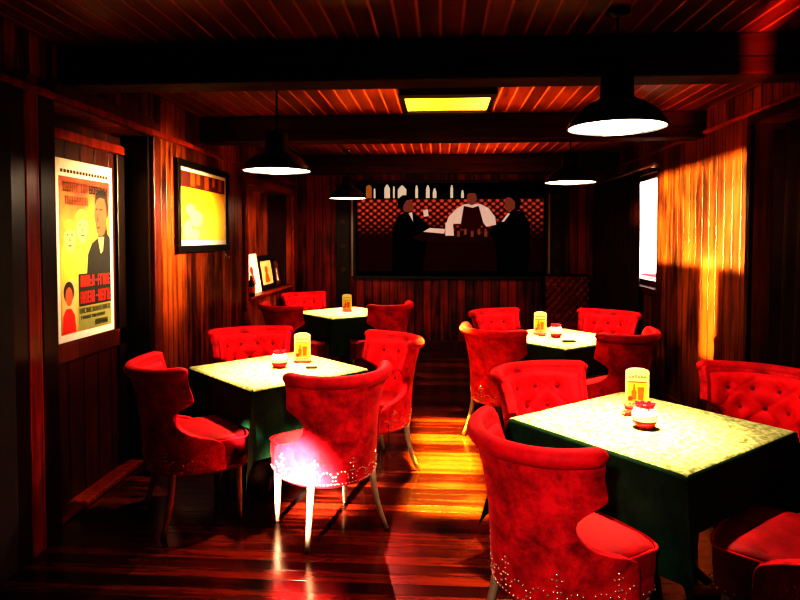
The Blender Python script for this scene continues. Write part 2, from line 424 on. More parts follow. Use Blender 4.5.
    bm.faces.new(rings[0]); bm.faces.new(rings[-1])
    seat = finish('seat', bm, M['red_seat'], root, smooth=True)
    bm = bmesh.new(); o_ = outline(-.003); tube(bm, [(x, y, .470) for x, y in o_+o_[:1]], .006, 6, caps=False)
    finish('piping', bm, M['red_in'], seat, smooth=True)
    # --- seat rail
    bm = bmesh.new(); rings = [[bm.verts.new((x, y, z)) for x, y in outline(e)] for e, z in ((.02, .30), (.004, .31), (.004, .376))]
    for a, b in zip(rings, rings[1:]):
        for i in range(40): bm.faces.new((a[i], a[(i+1) % 40], b[(i+1) % 40], b[i]))
    bm.faces.new(rings[0]); bm.faces.new(rings[-1])
    rail = finish('seat_rail', bm, M['red_seat'], root, smooth=True)
    bm = bmesh.new()
    ol = outline(.001); per = []
    for i in [(q-14) % 40 for q in range(40)]:
        for t in (0, .34, .67):
            p = Vector(ol[i])*(1-t)+Vector(ol[(i+1) % 40])*t
            if p.y > -.05 and (not per or (p-per[-1]).length > .024): per.append(p)
    tube(bm, [(p.x, p.y, .322) for p in per if p.y >= -.05], .0015, 4)
    for p in per: blob(bm, (p.x, p.y, .322), (.0055, .0055, .0055))
    finish('nailhead_trim', bm, M['nail'], rail)['spots'] = [c for p in per for c in (p.x, p.y, .322)]
    # --- nailhead scrollwork low on the outside of the back
    bm = bmesh.new(); P = []; NS = []
    for c0 in (-.42, -.21, 0, .21, .42):
        for q in range(6): P.append((c0, .352+.021*q))
        P += [(c0-.017, .437), (c0+.017, .437), (c0-.013, .395), (c0+.013, .395)]
        for sg in (-1, 1):
            for q in range(8):
                t = q/7*PI*1.25
                P.append((c0+sg*(.062-.036*math.cos(t)), .358+.036*math.sin(t)))
    for q in range(47): P.append((-.46+.02*q, .330))
    for a, z in P:
        th = a/.30
        if abs(th) > math.radians(94): continue
        pt = shell(th, z, .001); NS += [pt.x, pt.y, pt.z]
        blob(bm, pt, (.0058, .0058, .0058))
    finish('nailhead_trim', bm, M['nail'], back)['spots'] = NS
    # --- legs
    for sx in (-1, 1):
        bm = bmesh.new(); pts = []; rd = []
        for q in range(7):
            t = q/6; pts.append((sx*(.185+.02*t+.035*t**2), -.165-.01*t-.055*t**2.2, .325-.322*t)); rd.append(.021-.0075*t)
        tube(bm, pts, rd, 8); finish('leg', bm, M['leg'], root, smooth=True)
        bm = bmesh.new()
        tube(bm, [(sx*.215, .19, .32), (sx*.216, .192, .25), (sx*.217, .195, .12), (sx*.217, .197, .003)], [.024, .022, .018, .013], 8)
        finish('leg', bm, M['leg'], root, smooth=True)
    return root

CH = [  # x, y, facing point, label, group
 ('A', 0.47, 2.36, 33, 'red velvet wing chair nearest the camera, back turned, nailhead scrolls, left of the near table', 'near'),
 ('B', .62, 3.22, -56, 'red tufted wing chair behind the near table, between it and the far right table', 'near'),
 ('C', 1.61, 3.26, -128, 'red tufted wing chair by the dark doorway curtain at the right edge', 'near'),
 ('D', 1.34, 2.34, 140, 'red wing chair cut by the bottom right corner, only its seat and arm showing', 'near'),
 ('L1', -1.43, 3.49, 37, 'dark red wing chair standing beside the plank door with the poster', 'left'),
 ('L2', -0.62, 3.38, 128, 'red wing chair with pale splayed legs and a bright lower back, before the left table', 'left'),
 ('L3', -0.47, 4.28, -145, 'red wing chair at the right side of the left table, turned to it', 'left'),
 ('L4', -1.38, 4.5, -66, 'red tufted wing chair against the board wall under the yellow framed poster', 'left'),
 ('R1', 0.52, 4.98, 44, 'red wing chair left front of the far right table, back turned', 'far right'),
 ('R2', 0.63, 5.88, -48, 'red tufted wing chair left behind the far right table', 'far right'),
 ('R3', 1.5, 5.86, -132, 'red tufted wing chair before the window curtain, behind the far right table', 'far right'),
 ('R4', 1.31, 4.85, 128, 'dark red wing chair right front of the far right table, back turned', 'far right'),
 ('F1', -1.56, 6.52, 50, 'dark wing chair below the niche shelf, left front of the rear table', 'rear'),
 ('F2', -1.62, 7.62, -48, 'red tufted wing chair in the back left corner behind the rear table', 'rear'),
 ('F3', -0.64, 6.68, 140, 'red wing chair right of the rear table, back turned, before the wall picture', 'rear'),
]
proto = chair()
for i, (nm, x, y, a, lab, grp) in enumerate(CH):
    o = proto if i == 0 else dup(proto)
    o.location = (x, y, 0); o.rotation_euler = (0, 0, math.radians(a-90))
    tag(o, lab, 'chair', 'red wing chairs at the '+grp+' table')

# on the nearest chair every nail of the scrollwork shows, on the corner chair every nail of the seat rail
bm = bmesh.new(); blob(bm, (0, 0, 0), (.0058, .0058, .0058)); nme = bpy.data.meshes.new('nail'); bm.to_mesh(nme); bm.free(); nme.materials.append(M['nail'])
def loose_nails(o, part):
    pa = [c for c in kids(o) if c.name.startswith(part)][0]
    tr = [c for c in kids(pa) if c.name.startswith('nailhead_trim')][0]
    sp = list(tr['spots'])
    for q in range(0, len(sp), 3):
        nl = bpy.data.objects.new('nail', nme); COL.objects.link(nl); nl.parent = pa; nl.location = sp[q:q+3]
    bpy.data.objects.remove(tr)
CHO = [o for o in bpy.data.objects if o.get('category') == 'chair']
for o in CHO:
    if 'nearest the camera' in o['label']: loose_nails(o, 'backrest')
    if 'bottom right corner' in o['label']: loose_nails(o, 'seat_rail')
for o in bpy.data.objects:
    if 'spots' in o: del o['spots']
# ---------------------------------------------------------------- tables and cloths
def table():
    root = empty('dining_table'); h = .425
    finish('tabletop', boxes((-h, -h, .70, h, h, .735)), M['tabletop'], root, bevel=.004)
    bm = bmesh.new(); lathe(bm, [(.0, .66), (.09, .66), (.05, .60), (.035, .45), (.05, .25), (.07, .12), (.05, .09)], 20)
    lathe(bm, [(.0, .70), (.16, .70), (.16, .655), (.0, .655)], 20)
    finish('pedestal', bm, M['tabletop'], root)
    for q in range(4):
        bm = bmesh.new(); a = q*PI/2+PI/4
        tube(bm, [(.03*math.cos(a), .03*math.sin(a), .15), (.15*math.cos(a), .15*math.sin(a), .12), (.27*math.cos(a), .27*math.sin(a), .02)], [.03, .026, .018], 8)
        finish('foot', bm, M['tabletop'], root, smooth=True)
    return root
def over_seats(o):
    """where a chair is pushed under the table the hanging cloth lies on its seat"""
    mw = Matrix.Translation(o.location) @ Matrix.Rotation(o.rotation_euler.z, 4, 'Z'); inv = mw.inverted()
    for v in o.data.vertices:
        w_ = mw @ v.co
        for c in CHO:
            l_ = Matrix.Rotation(-c.rotation_euler.z, 4, 'Z') @ (w_-c.location)
            if 'nearest the camera' in c['label']: continue    # stands clear of the cloth
            if abs(l_.x) < .28 and -.26 < l_.y < .295 and w_.z < .512: v.co.z = .512
def cloth_mesh(h, D, seed):
    rr = random.Random(seed); ph = [rr.random()*6.28 for _ in range(8)]
    bm = bmesh.new(); n = 84; S = h+D; g = []
    def param(i):
        t = -1+2*i/n; return t*S
    for j in range(n+1):
        row = []
        for i in range(n+1):
            x, y = param(i), param(j)
            ex, ey = max(0, abs(x)-h), max(0, abs(y)-h)
            sx, sy = math.copysign(1, x), math.copysign(1, y)
            cx, cy = max(-h, min(h, x)), max(-h, min(h, y))
            rho = math.hypot(ex, ey); z = .742
            if rho > 0:
                r0 = .02; drop = rho if rho > r0 else rho*rho/(2*r0)
                drop = max(0, rho-r0*.5) if rho > r0 else drop
                outw = min(rho, r0)*.6
                fl = rho
                if ex > 0 and ey > 0:
                    phi = math.atan2(ey, ex); k_ = math.sin(2*phi)
                    ux, uy = sx*math.cos(phi), sy*math.sin(phi)
                    # cone fold standing out at the corner, with a dent either side
                    m_ = .24*k_**2*fl
                    cx += sx*m_*.7+ux*outw; cy += sy*m_*.7+uy*outw
                    cx += sx*.02*fl; cy += sy*.02*fl
                elif ex > 0:
                    w = .05*math.sin(y*11+ph[int(sx > 0)])*fl*min(1, (h-abs(y))/.1+.0)
                    cx += sx*(outw+.004*fl+abs(w)*.35)
                else:
                    w = .05*math.sin(x*11+ph[2+int(sy > 0)])*fl*min(1, (h-abs(x))/.1+.0)
                    cy += sy*(outw+.004*fl+abs(w)*.35)
                z -= drop
            else:
                z += .0015*math.sin(x*9+ph[4])*math.sin(y*8+ph[5])
            row.append(bm.verts.new((cx, cy, z)))
        g.append(row)
    for j in range(n):
        for i in range(n):
            f = bm.faces.new((g[j][i], g[j][i+1], g[j+1][i+1], g[j+1][i])); f.smooth = True
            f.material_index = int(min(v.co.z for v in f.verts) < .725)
    return bm
TB = [(.96, 2.905, 39, .43, 'near table at the right, with red candle and menu card', 'largest green velvet cloth, over the table nearest the camera'),
      (-1.07, 4.02, 46, .41, 'table at the left, beside the board wall', 'green velvet cloth with a bright hanging corner, over the left table'),
      (1.02, 5.45, 40, .425, 'table at the far right, near the window', 'green velvet cloth over the far right table near the window'),
      (-1.10, 7.10, 42, .425, 'table at the rear left, below the wall picture', 'green velvet cloth over the rear table, farthest from the camera')]
tp = table()
for i, (x, y, a, h, lab, clab) in enumerate(TB):
    t = tp if i == 0 else dup(tp)
    t.location = (x, y, 0); t.rotation_euler = (0, 0, math.radians(a)); t.scale = (h/.425, h/.425, 1)
    tag(t, 'square table under green cloth, '+lab, 'table', 'dining tables')
    c = finish('tablecloth', cloth_mesh(h+.006, .42, i+3), (M['cloth'], M['shaded_skirt']), smooth=True)
    c.location = (x, y, 0); c.rotation_euler = (0, 0, math.radians(a))
    over_seats(c); tag(c, clab, 'tablecloth', 'green tablecloths')

# ---------------------------------------------------------------- things on the tables
ZTB = .7455
def menu_card():
    root = empty('menu_card')
    finish('stand', boxes((-.058, -.03, 0, .058, .03, .012)), M['red_print'], root, bevel=.004)
    bm = bmesh.new(); w, h, t = .056, .195, .007; pts = []
    for x, z in [(-w, .01), (w, .01), (w, h-.012)]+[(w-.012+.012*math.cos(a), h-.012+.012*math.sin(a)) for a in (PI/4, PI/2)]+[(x_, h+.008*math.cos(x_/w*PI/2)) for x_ in (.03, .015, 0, -.015, -.03)]+[(-w+.012+.012*math.cos(a), h-.012+.012*math.sin(a)) for a in (PI/2, 3*PI/4)]+[(-w, h-.012)]:
        pts.append((x, z))
    f0 = [bm.verts.new((x, -t, z)) for x, z in pts]; f1 = [bm.verts.new((x, t, z)) for x, z in pts]
    bm.faces.new(f0); bm.faces.new(f1)
    for i in range(len(pts)): bm.faces.new((f0[i], f0[(i+1) % len(pts)], f1[(i+1) % len(pts)], f1[i]))
    c = finish('card', bm, M['card'], root)
    bm = bmesh.new()
    for sgn in (-1,):
        y = sgn*(t+.0008)
        for i in range(6):      # lettering too small to read
            x = -.036+.0145*i; z = .155+.006*math.cos(x/.05*PI/2)
            box(bm, x-.0045, y-.0004, z-.007, x-.0020, y+.0004, z+.007); box(bm, x+.0020, y-.0004, z-.007, x+.0045, y+.0004, z+.007)
            box(bm, x-.002, y-.0004, z-.001+(i % 3-1)*.005, x+.002, y+.0004, z+.001+(i % 3-1)*.005)
    finish('lettering', bm, M['ink'], c)
    finish('rule_line', boxes((-.046, -t-.0012, .132, .046, -t-.0004, .136)), M['ink'], c)
    bm = bmesh.new()
    for i in range(5): box(bm, -.04+.017*i, -t-.0012, .022, -.03+.017*i, -t-.0004, .026)
    finish('lettering', bm, M['ink'], c)
    finish('print_ground', boxes((-.046, -t-.0006, .034, .046, -t-.0002, .134)), M['yellow_print'], c)
    bm = bmesh.new()
    for sgn in (-1,):
        y = sgn*(t+.0012)
        for pl, mi in (([(-.026, .045), (-.006, .045), (-.003, .085), (-.010, .095), (-.012, .122), (-.019, .122), (-.021, .095), (-.029, .085)], 0),
                       ([(.004, .045), (.028, .045), (.033, .108), (.0, .108)], 0)):
            f = [bm.verts.new((x, y, z)) for x, z in pl]; bm.faces.new(f)
    finish('drink_picture', bm, M['amber'], c)
    bm = bmesh.new()
    for sgn in (-1,):
        y = sgn*(t+.0016); cxx = .033*(-sgn)*-1
        f = [bm.verts.new((cxx+.012*math.cos(a*PI/8), y, .05+.012*math.sin(a*PI/8))) for a in range(16)]; bm.faces.new(f)
    finish('badge', bm, M['red_print'], c)
    return root
def candle():
    root = empty('votive_candle')
    bm = bmesh.new(); lathe(bm, [(0, .0), (.036, .0), (.040, .006), (.050, .022), (.052, .034), (.0, .034)], 28); finish('base', bm, M['red_glass'], root, smooth=True)
    bm = bmesh.new(); lathe(bm, [(.052, .034), (.056, .048), (.055, .066), (.047, .084), (.038, .094), (.034, .093), (.042, .080), (.049, .064), (.049, .04)], 28); finish('globe', bm, M['frost'], root, smooth=True)
    bm = bmesh.new()
    lathe(bm, [(.038, .094), (.041, .099), (.040, .106), (.035, .107), (.034, .099), (.036, .093)], 28)
    for q in range(8):
        a = q*PI/4; blob(bm, (.038*math.cos(a), .038*math.sin(a), .107), (.010, .010, .007))
    finish('rim', bm, M['red_glass'], root, smooth=True)
    bm = bmesh.new(); lathe(bm, [(0, .035), (.03, .035), (.03, .06), (.003, .062), (.002, .072), (0, .072)], 16); finish('wax', bm, M['mat_white'], root)
    return root
mc = menu_card(); cd = candle()
MC = [((.99, 3.16), -8, 'cream menu card with yellow drink picture on the near table', 1),
      ((-.945, 4.20), 4, 'cream menu card with yellow drink picture on the left table', 1),
      ((.89, 5.56), 6, 'orange menu card with drink picture on the far right table', 1),
      ((-1.08, 7.15), 0, 'small orange menu card on the rear table, farthest back', 1)]
for i, ((x, y), a, lab, _) in enumerate(MC):
    o = mc if i == 0 else dup(mc); o.location = (x, y, ZTB); o.rotation_euler = (0, 0, math.radians(a)); tag(o, lab, 'menu card', 'table menu cards')
CD = [((.925, 2.84), 'red and white glass candle holder on the near table'),
      ((-1.06, 4.02), 'red and white glass candle holder on the left table'),
      ((1.0, 5.40), 'red and white glass candle holder on the far right table')]
for i, ((x, y), lab) in enumerate(CD):
    o = cd if i == 0 else dup(cd); o.location = (x, y, ZTB); tag(o, lab, 'candle', 'glass candle holders')
for i, (x, y, a, l, w, lab) in enumerate(((-.84, 4.0, 10, .075, .03, 'small flat black case lying on the left table'), (1.06, 5.16, 4, .11, .045, 'flat black case lying on the far right table'))):
    bm = bmesh.new(); box(bm, -l/2, -w/2, 0, l/2, w/2, .014); o = finish('pocket_case', bm, M['black_s'], bevel=.005)
    finish('lid_seam', boxes((-l/2-.0005, -w/2-.0005, .008, l/2+.0005, w/2+.0005, .009)), M['silver'], o)
    o.location = (x, y, ZTB); o.rotation_euler = (0, 0, math.radians(a)); tag(o, lab, 'case', 'black pocket cases')
for i, (x, y, a, lab) in enumerate(((.915, 3.05, 20, 'small red matchbox before the menu card on the near table'), (.89, 5.46, 5, 'small red matchbox before the menu card on the far right table'))):
    bm = bmesh.new(); box(bm, -.03, -.02, 0, .03, .02, .014); o = finish('matchbox', bm, M['red_print'], bevel=.002)
    finish('tray', boxes((-.032, -.017, .003, .032, .017, .012)), M['card'], o)
    o.location = (x, y, ZTB); o.rotation_euler = (0, 0, math.radians(a)); tag(o, lab, 'matchbox', 'red matchboxes')

# ---------------------------------------------------------------- pendant lamps
def pendant():
    root = empty('pendant_lamp'); r = .216
    bm = bmesh.new(); lathe(bm, [(r, 0), (r-.002, .012), (r-.012, .03), (r-.04, .068), (r-.09, .102), (.085, .122), (.074, .135), (.070, .225), (.060, .24), (.0, .24)], 48)
    finish('shade', bm, M['black'], root, smooth=True)
    bm = bmesh.new(); lathe(bm, [(r-.003, .002), (r-.016, .026), (r-.045, .062), (r-.095, .094), (.06, .108), (.0, .11)], 48)
    finish('lining', bm, M['white_in'], root, smooth=True)
    bm = bmesh.new(); lathe(bm, [(r-.004, -.004), (r+.003, -.004), (r+.003, .006), (r-.004, .006), (r-.004, -.004)], 48)
    finish('rim', bm, M['black'], root, smooth=True)
    bm = bmesh.new(); lathe(bm, [(.0, .035), (.02, .038), (.032, .055), (.03, .075), (.016, .095), (.014, .108)], 20)
    finish('bulb', bm, M['bulb'], root, smooth=True)
    bm = bmesh.new(); tube(bm, [(0, 0, .235), (0, 0, 1)], .006, 8); cord = finish('cord', bm, M['black_s'], root, smooth=True)
    bm = bmesh.new(); lathe(bm, [(0, .0), (.05, .0), (.055, -.012), (.03, -.03), (.0, -.03)], 20); rose = finish('ceiling_rose', bm, M['black'], root, smooth=True)
    return root
PN = [(.795, 2.88, 2.10, 'black dome pendant lamp over the near table, the largest', 40),
      (-1.04, 3.92, 2.03, 'black dome pendant lamp on a long cord over the left table', 40),
      (1.11, 5.40, 2.075, 'black dome pendant lamp over the far right table beside the curtain', 40),
      (-1.07, 7.15, 2.06, 'black dome pendant lamp over the rear table, left of the wall picture', 40)]
pp = pendant()
for i, (x, y, z, lab, p) in enumerate(PN):
    o = pp if i == 0 else dup(pp); o.location = (x, y, z); tag(o, lab, 'lamp', 'black pendant lamps')
    L = ZC-z
    for c in kids(o):
        if c.name.startswith('cord'):
            c.scale = (1, 1, (L-.235-.02)/.765); c.location.z = .235-.235*c.scale.z
        if c.name.startswith('ceiling_rose'): c.location.z = L-.001

# ---------------------------------------------------------------- ceiling light panel
cl = empty('ceiling_light', (.05, 4.56, ZC)); tag(cl, 'flat glowing yellow light panel on the board ceiling between beams', 'light panel')
finish('frame', boxes((-.33, -.36, -.06, .33, -.25, -.001), (-.33, .25, -.06, .33, .33, -.001), (-.33, -.25, -.05, -.30, .25, -.001), (.30, -.25, -.05, .33, .25, -.001)), M['black'], cl)
finish('diffuser', boxes((-.30, -.25, -.042, .30, .25, -.03)), graded('yellow_diffuser', [(0, (.9, .65, .06)), (.5, (.8, .38, .03)), (1, (.95, .7, .1))], 0, -.3, .3, emit=1.0), cl)

# ---------------------------------------------------------------- left wall: poster, frame, shelf things
def flat(name, pts, m, parent, d):
    """polygon on the poster plane: pts are (along wall, up); d = layer height"""
    bm = bmesh.new(); poly(bm, [(d, a, b) for a, b in pts]); return finish(name, bm, m, parent)
def ell(cx, cy, rx, ry, n=18, t0=0, t1=2*PI):
    return [(cx+rx*math.cos(t0+(t1-t0)*i/n), cy+ry*math.sin(t0+(t1-t0)*i/n)) for i in range(n)]
po = empty('wall_poster', (xd+.004, 3.385, .99)); tag(po, 'tall yellow and orange poster with white border on the plank door', 'poster')
PW, PH = .615, 1.05
po.scale = (1, 1.0, 1.02)
finish('border', boxes((0, 0, 0, .022, PW, PH)), M['mat_white'], po, bevel=.002)
finish('picture', boxes((.018, .035, .045, .0235, PW-.04, PH-.10)), M['poster_ground'], po)
bm = bmesh.new()
for i in range(16): box(bm, .0225, .05+.032*i, PH-.078, .0238, .05+.032*i+.022, PH-.060)
finish('lettering', bm, M['ink'], po)
# dark suited figure at the right and two pale faces at the left, print only
fg = flat('printed_figure', [(.30, .38), (.315, .50), (.36, .565), (.43, .60), (.445, .66), (.53, .68), (.545, .62), (.575, .60), (.575, .38)], M['suit'], po, .0242)
flat('face', [(.405, .795), (.415, .845), (.45, .865), (.50, .86), (.53, .81), (.53, .72), (.525, .66), (.50, .62), (.455, .605), (.42, .63), (.405, .68), (.392, .735)], M['skin_red'], fg, .0246)
flat('hair', [(.40, .80), (.405, .86), (.44, .895), (.50, .90), (.545, .87), (.558, .80), (.55, .74), (.535, .72), (.53, .80), (.51, .845), (.46, .85), (.425, .835)], M['hair'], fg, .0249)
flat('shirt', [(.43, .60), (.50, .605), (.485, .52), (.46, .50)], M['skin_pale'], fg, .0245)
bm = bmesh.new()
for pts in ([(.408, .775), (.43, .785), (.43, .775), (.408, .765)], [(.45, .78), (.485, .78), (.485, .77), (.45, .77)], [(.42, .665), (.455, .67), (.455, .66), (.42, .655)], [(.43, .76), (.437, .70), (.425, .70)]): poly(bm, [(.025, a, b) for a, b in pts])
finish('features', bm, M['hair'], fg)
for (cx, cy, s) in ((.13, .60, 1.0), (.26, .66, 1.05)):
    f_ = flat('printed_face', ell(cx, cy, .060*s, .088*s), M['skin_pale'], po, .0242)
    flat('hair', ell(cx-.004, cy+.045, .066*s, .062*s, 14, .25, PI-.1)+[(cx-.066*s, cy-.0), (cx-.048*s, cy+.03), (cx, cy+.05), (cx+.045*s, cy+.04)], M['blond'], f_, .0244)
    bm = bmesh.new()
    for e in (-.024, .022): poly(bm, [(.0247, a, b) for a, b in ell(cx+e*s, cy+.016, .011, .005, 8)])
    poly(bm, [(.0247, a, b) for a, b in ell(cx, cy-.047, .02, .006, 8)]); poly(bm, [(.0247, cx-.004, cy+.005), (.0247, cx+.008, cy-.022), (.0247, cx-.008, cy-.022)])
    finish('features', bm, M['amber'], f_)
flat('black_band', [(.21, .19), (.575, .19), (.575, .385), (.21, .385)], M['suit'], po, .0248)
bm = bmesh.new()
def glyphs(bm, x0, x1, z0, z1, n, seed, d):
    rr = random.Random(seed); w = (x1-x0)/n
    for i in range(n):
        a = x0+w*i; b = a+w*.78; t = w*.26; u_ = (z1-z0)*.17
        box(bm, d, a, z0, d+.0006, a+t, z1)
        if rr.random() < .75: box(bm, d, b-t, z0, d+.0006, b, z1)
        for zz in (z0, (z0+z1-u_)/2, z1-u_):
            if rr.random() < .65: box(bm, d, a, zz, d+.0006, b, zz+u_)
bm.free()
for x0, x1, z0, z1, n_, sd in ((.23, .385, .305, .375, 5, 1), (.42, .565, .305, .375, 5, 2), (.225, .385, .205, .28, 6, 3), (.42, .57, .205, .28, 7, 4)):
    bm = bmesh.new(); glyphs(bm, x0, x1, z0, z1, n_, sd, .0252); finish('lettering', bm, M['red_print'], po)
for z in (.335, .238): finish('dash', boxes((.0252, .393, z, .0258, .412, z+.01)), M['red_print'], po)
flat('olive_band', [(.20, .05), (.575, .05), (.575, .188), (.20, .188)], M['green_print'], po, .0249)
for x0, x1, z0, z1, n_, sd, m_ in ((.215, .56, .148, .178, 15, 5, 'suit'), (.23, .50, .112, .132, 14, 6, 'suit'), (.38, .53, .062, .096, 7, 8, 'suit'), (.34, .55, .865, .915, 6, 9, 'suit'), (.07, .33, .865, .92, 7, 11, 'amber'), (.09, .33, .79, .84, 7, 12, 'amber')):
    bm = bmesh.new(); glyphs(bm, x0, x1, z0, z1, n_, sd, .0254); finish('lettering', bm, M[m_], po)
ins = flat('inset_panel', [(.045, .05), (.185, .05), (.19, .33), (.16, .36), (.05, .34)], M['card'], po, .0243)
flat('inset_dress', [(.045, .05), (.18, .05), (.165, .15), (.13, .19), (.08, .19), (.05, .15)], M['red_print'], ins, .0246)
flat('inset_hair', ell(.11, .285, .052, .062), M['hair'], ins, .0249)
flat('inset_face', ell(.11, .26, .036, .055), M['skin_red'], ins, .0252)

# framed yellow poster (wide, seen at a slant)
fr = empty('framed_poster', (XL+.002, 5.21, 1.85)); tag(fr, 'black framed yellow poster with white mat hanging on the left board wall', 'framed poster')
hw, hh, b = .585, .365, .055
finish('frame', boxes((0, -hw, -hh, .035, hw, -hh+b), (0, -hw, hh-b, .035, hw, hh), (0, -hw, -hh+b, .035, -hw+b, hh-b), (0, hw-b, -hh+b, .035, hw, hh-b)), M['black'], fr, bevel=.004)
finish('mat', boxes((.002, -hw+b, -hh+b, .012, hw-b, hh-b)), M['mat_white'], fr)
sh = finish('yellow_sheet', boxes((.011, -hw+b+.05, -hh+b+.04, .0135, hw-b-.035, hh-b-.025)), M['yellow_sheet'], fr)
bm = bmesh.new(); box(bm, .0132, -hw+b+.05, .155, .0142, hw-b-.035, hh-b-.028); finish('dark_strip', bm, M['ink'], sh)
for a, w_, z0 in ((-.30, .09, .17), (-.17, .07, .19), (.0, .10, .165), (.18, .06, .20), (.33, .08, .17)): finish('printed_figure', boxes((.0140, a, z0, .0147, a+w_, .275)), M['amber'], sh)
bm = bmesh.new()
for cx, cz, rx, rz in ((-.30, -.02, .10, .05), (-.18, -.09, .14, .07), (-.36, -.19, .09, .08), (-.22, -.22, .10, .05)): poly(bm, [(.0142+.0003*(cx < -.25), cx+u_, cz+v_) for u_, v_ in ell(0, 0, rx, rz)])
finish('pale_print', bm, M['card'], sh)
# little hook under the frame
hk = bmesh.new(); tube(hk, [(0, 0, .03), (.012, 0, .025), (.02, 0, 0), (.03, 0, -.02), (.045, 0, -.015), (.05, 0, .0)], .006, 8); box(hk, -.002, -.014, -.02, .004, .014, .05)
tag(finish('wall_hook', hk, M['silver'], loc=(XL+.003, 5.72, 1.43)), 'small metal hook on the board wall below the framed poster', 'hook')

# niche: two standing pictures and a bottle on the shelf
zs = nz0+.031
def stand_pic(name, y, x, w, h, tilt, mats, lab, cat, rz=0):
    r_ = empty(name, (x, y, zs)); r_.rotation_euler = (0, math.radians(-tilt), math.radians(rz))
    tag(r_, lab, cat)
    b_ = .09*w if mats[0] is M['mat_white'] else .11*w
    finish('frame', boxes((-.008, -w/2, 0, .012, -w/2+b_, h), (-.008, w/2-b_, 0, .012, w/2, h), (-.008, -w/2+b_, 0, .012, w/2-b_, b_), (-.008, -w/2+b_, h-b_, .012, w/2-b_, h)), mats[0], r_, bevel=.003)
    f_ = finish('picture', boxes((-.006, -w/2+b_, b_, .006, w/2-b_, h-b_)), mats[1], r_)
    bm = bmesh.new()
    poly(bm, [(.0066, u_, v_) for u_, v_ in [(-w*.17, h*.22), (w*.17, h*.22), (w*.10, h*.45), (w*.05, h*.48)]+ell(0, h*.58, w*.11, h*.11, 12, -PI/3, 4*PI/3)+[(-w*.05, h*.48), (-w*.10, h*.45)]])
    finish('printed_figure', bm, mats[2], f_)
stand_pic('standing_picture', 6.88, XL-.06, .50, .45, 9, (M['mat_white'], M['mat_white'], M['red_print']), 'white picture with red figure leaning at the near end of the niche shelf', 'picture')
stand_pic('standing_picture', 7.46, XL-.06, .60, .42, 9, (M['black'], M['card'], M['amber']), 'black framed cream picture leaning in the middle of the niche shelf', 'picture')
stand_pic('standing_picture', 7.91, XL-.06, .24, .36, 9, (M['black'], M['ink'], M['mat_white']), 'small dark picture with white spots at the far end of the niche shelf', 'picture')
bt = bmesh.new(); lathe(bt, [(0, 0), (.036, 0), (.038, .01), (.038, .13), (.03, .16), (.014, .18), (.013, .215), (0, .215)], 20)
bo = tag(finish('bottle', bt, M['black_s'], smooth=True, loc=(XL-.0, 6.56, zs)), 'small dark bottle on the niche shelf before the white picture', 'bottle')
bt = bmesh.new(); lathe(bt, [(.0385, .04), (.039, .045), (.039, .1), (.0385, .105)], 20); finish('bottle_label', bt, M['red_print'], bo, smooth=True)
bt = bmesh.new(); lathe(bt, [(.015, .20), (.016, .225), (0, .226)], 16); finish('bottle_cap', bt, M['silver'], bo, smooth=True)

# ---------------------------------------------------------------- back wall: big picture of a bar table
sx0, sx1, sz0, sz1 = -1.20, 1.47, 1.06, 2.37
cxm, czm = (sx0+sx1)/2, (sz0+sz1)/2; SW, SH = sx1-sx0, sz1-sz0
pc = empty('wall_picture', (cxm, YB, czm)); tag(pc, 'wide dark picture on the back wall of suited men at a bar table', 'picture')
E_ = .55
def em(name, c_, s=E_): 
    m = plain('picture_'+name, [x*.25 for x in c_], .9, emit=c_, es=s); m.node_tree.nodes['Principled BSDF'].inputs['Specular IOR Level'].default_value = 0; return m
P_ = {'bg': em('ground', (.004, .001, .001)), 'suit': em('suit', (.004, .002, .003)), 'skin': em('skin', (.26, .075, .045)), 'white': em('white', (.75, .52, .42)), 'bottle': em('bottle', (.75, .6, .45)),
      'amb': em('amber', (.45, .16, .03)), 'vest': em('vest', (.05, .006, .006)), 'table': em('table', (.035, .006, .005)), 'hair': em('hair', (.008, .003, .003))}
def tuft_mat():
    m, nt, b_ = new_mat('picture_tufting'); tc = N(nt, 'ShaderNodeTexCoord'); sp = N(nt, 'ShaderNodeSeparateXYZ'); nt.links.new(tc.outputs['Object'], sp.inputs[0])
    a = mth(nt, 'ADD', mth(nt, 'MULTIPLY', sp.outputs[0], 9.0), mth(nt, 'MULTIPLY', sp.outputs[2], 11.0)); c_ = mth(nt, 'SUBTRACT', mth(nt, 'MULTIPLY', sp.outputs[0], 9.0), mth(nt, 'MULTIPLY', sp.outputs[2], 11.0))
    def tri(v): return mth(nt, 'MULTIPLY', mth(nt, 'ABSOLUTE', mth(nt, 'SUBTRACT', mth(nt, 'FRACT', mth(nt, 'ADD', v, 50.0)), .5)), 2.0)
    d_ = mth(nt, 'MULTIPLY', mth(nt, 'SUBTRACT', 1.0, tri(a)), mth(nt, 'SUBTRACT', 1.0, tri(c_)))
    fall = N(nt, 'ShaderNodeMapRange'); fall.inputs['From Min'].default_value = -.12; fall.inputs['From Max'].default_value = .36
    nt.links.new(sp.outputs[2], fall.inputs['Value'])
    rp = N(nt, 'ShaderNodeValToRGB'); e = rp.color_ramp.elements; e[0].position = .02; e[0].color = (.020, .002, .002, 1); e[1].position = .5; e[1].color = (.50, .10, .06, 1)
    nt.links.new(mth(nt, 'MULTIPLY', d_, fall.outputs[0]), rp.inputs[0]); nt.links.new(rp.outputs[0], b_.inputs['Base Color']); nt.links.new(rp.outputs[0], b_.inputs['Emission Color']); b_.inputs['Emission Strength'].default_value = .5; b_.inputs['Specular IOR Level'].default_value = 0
    return m
fb = .045
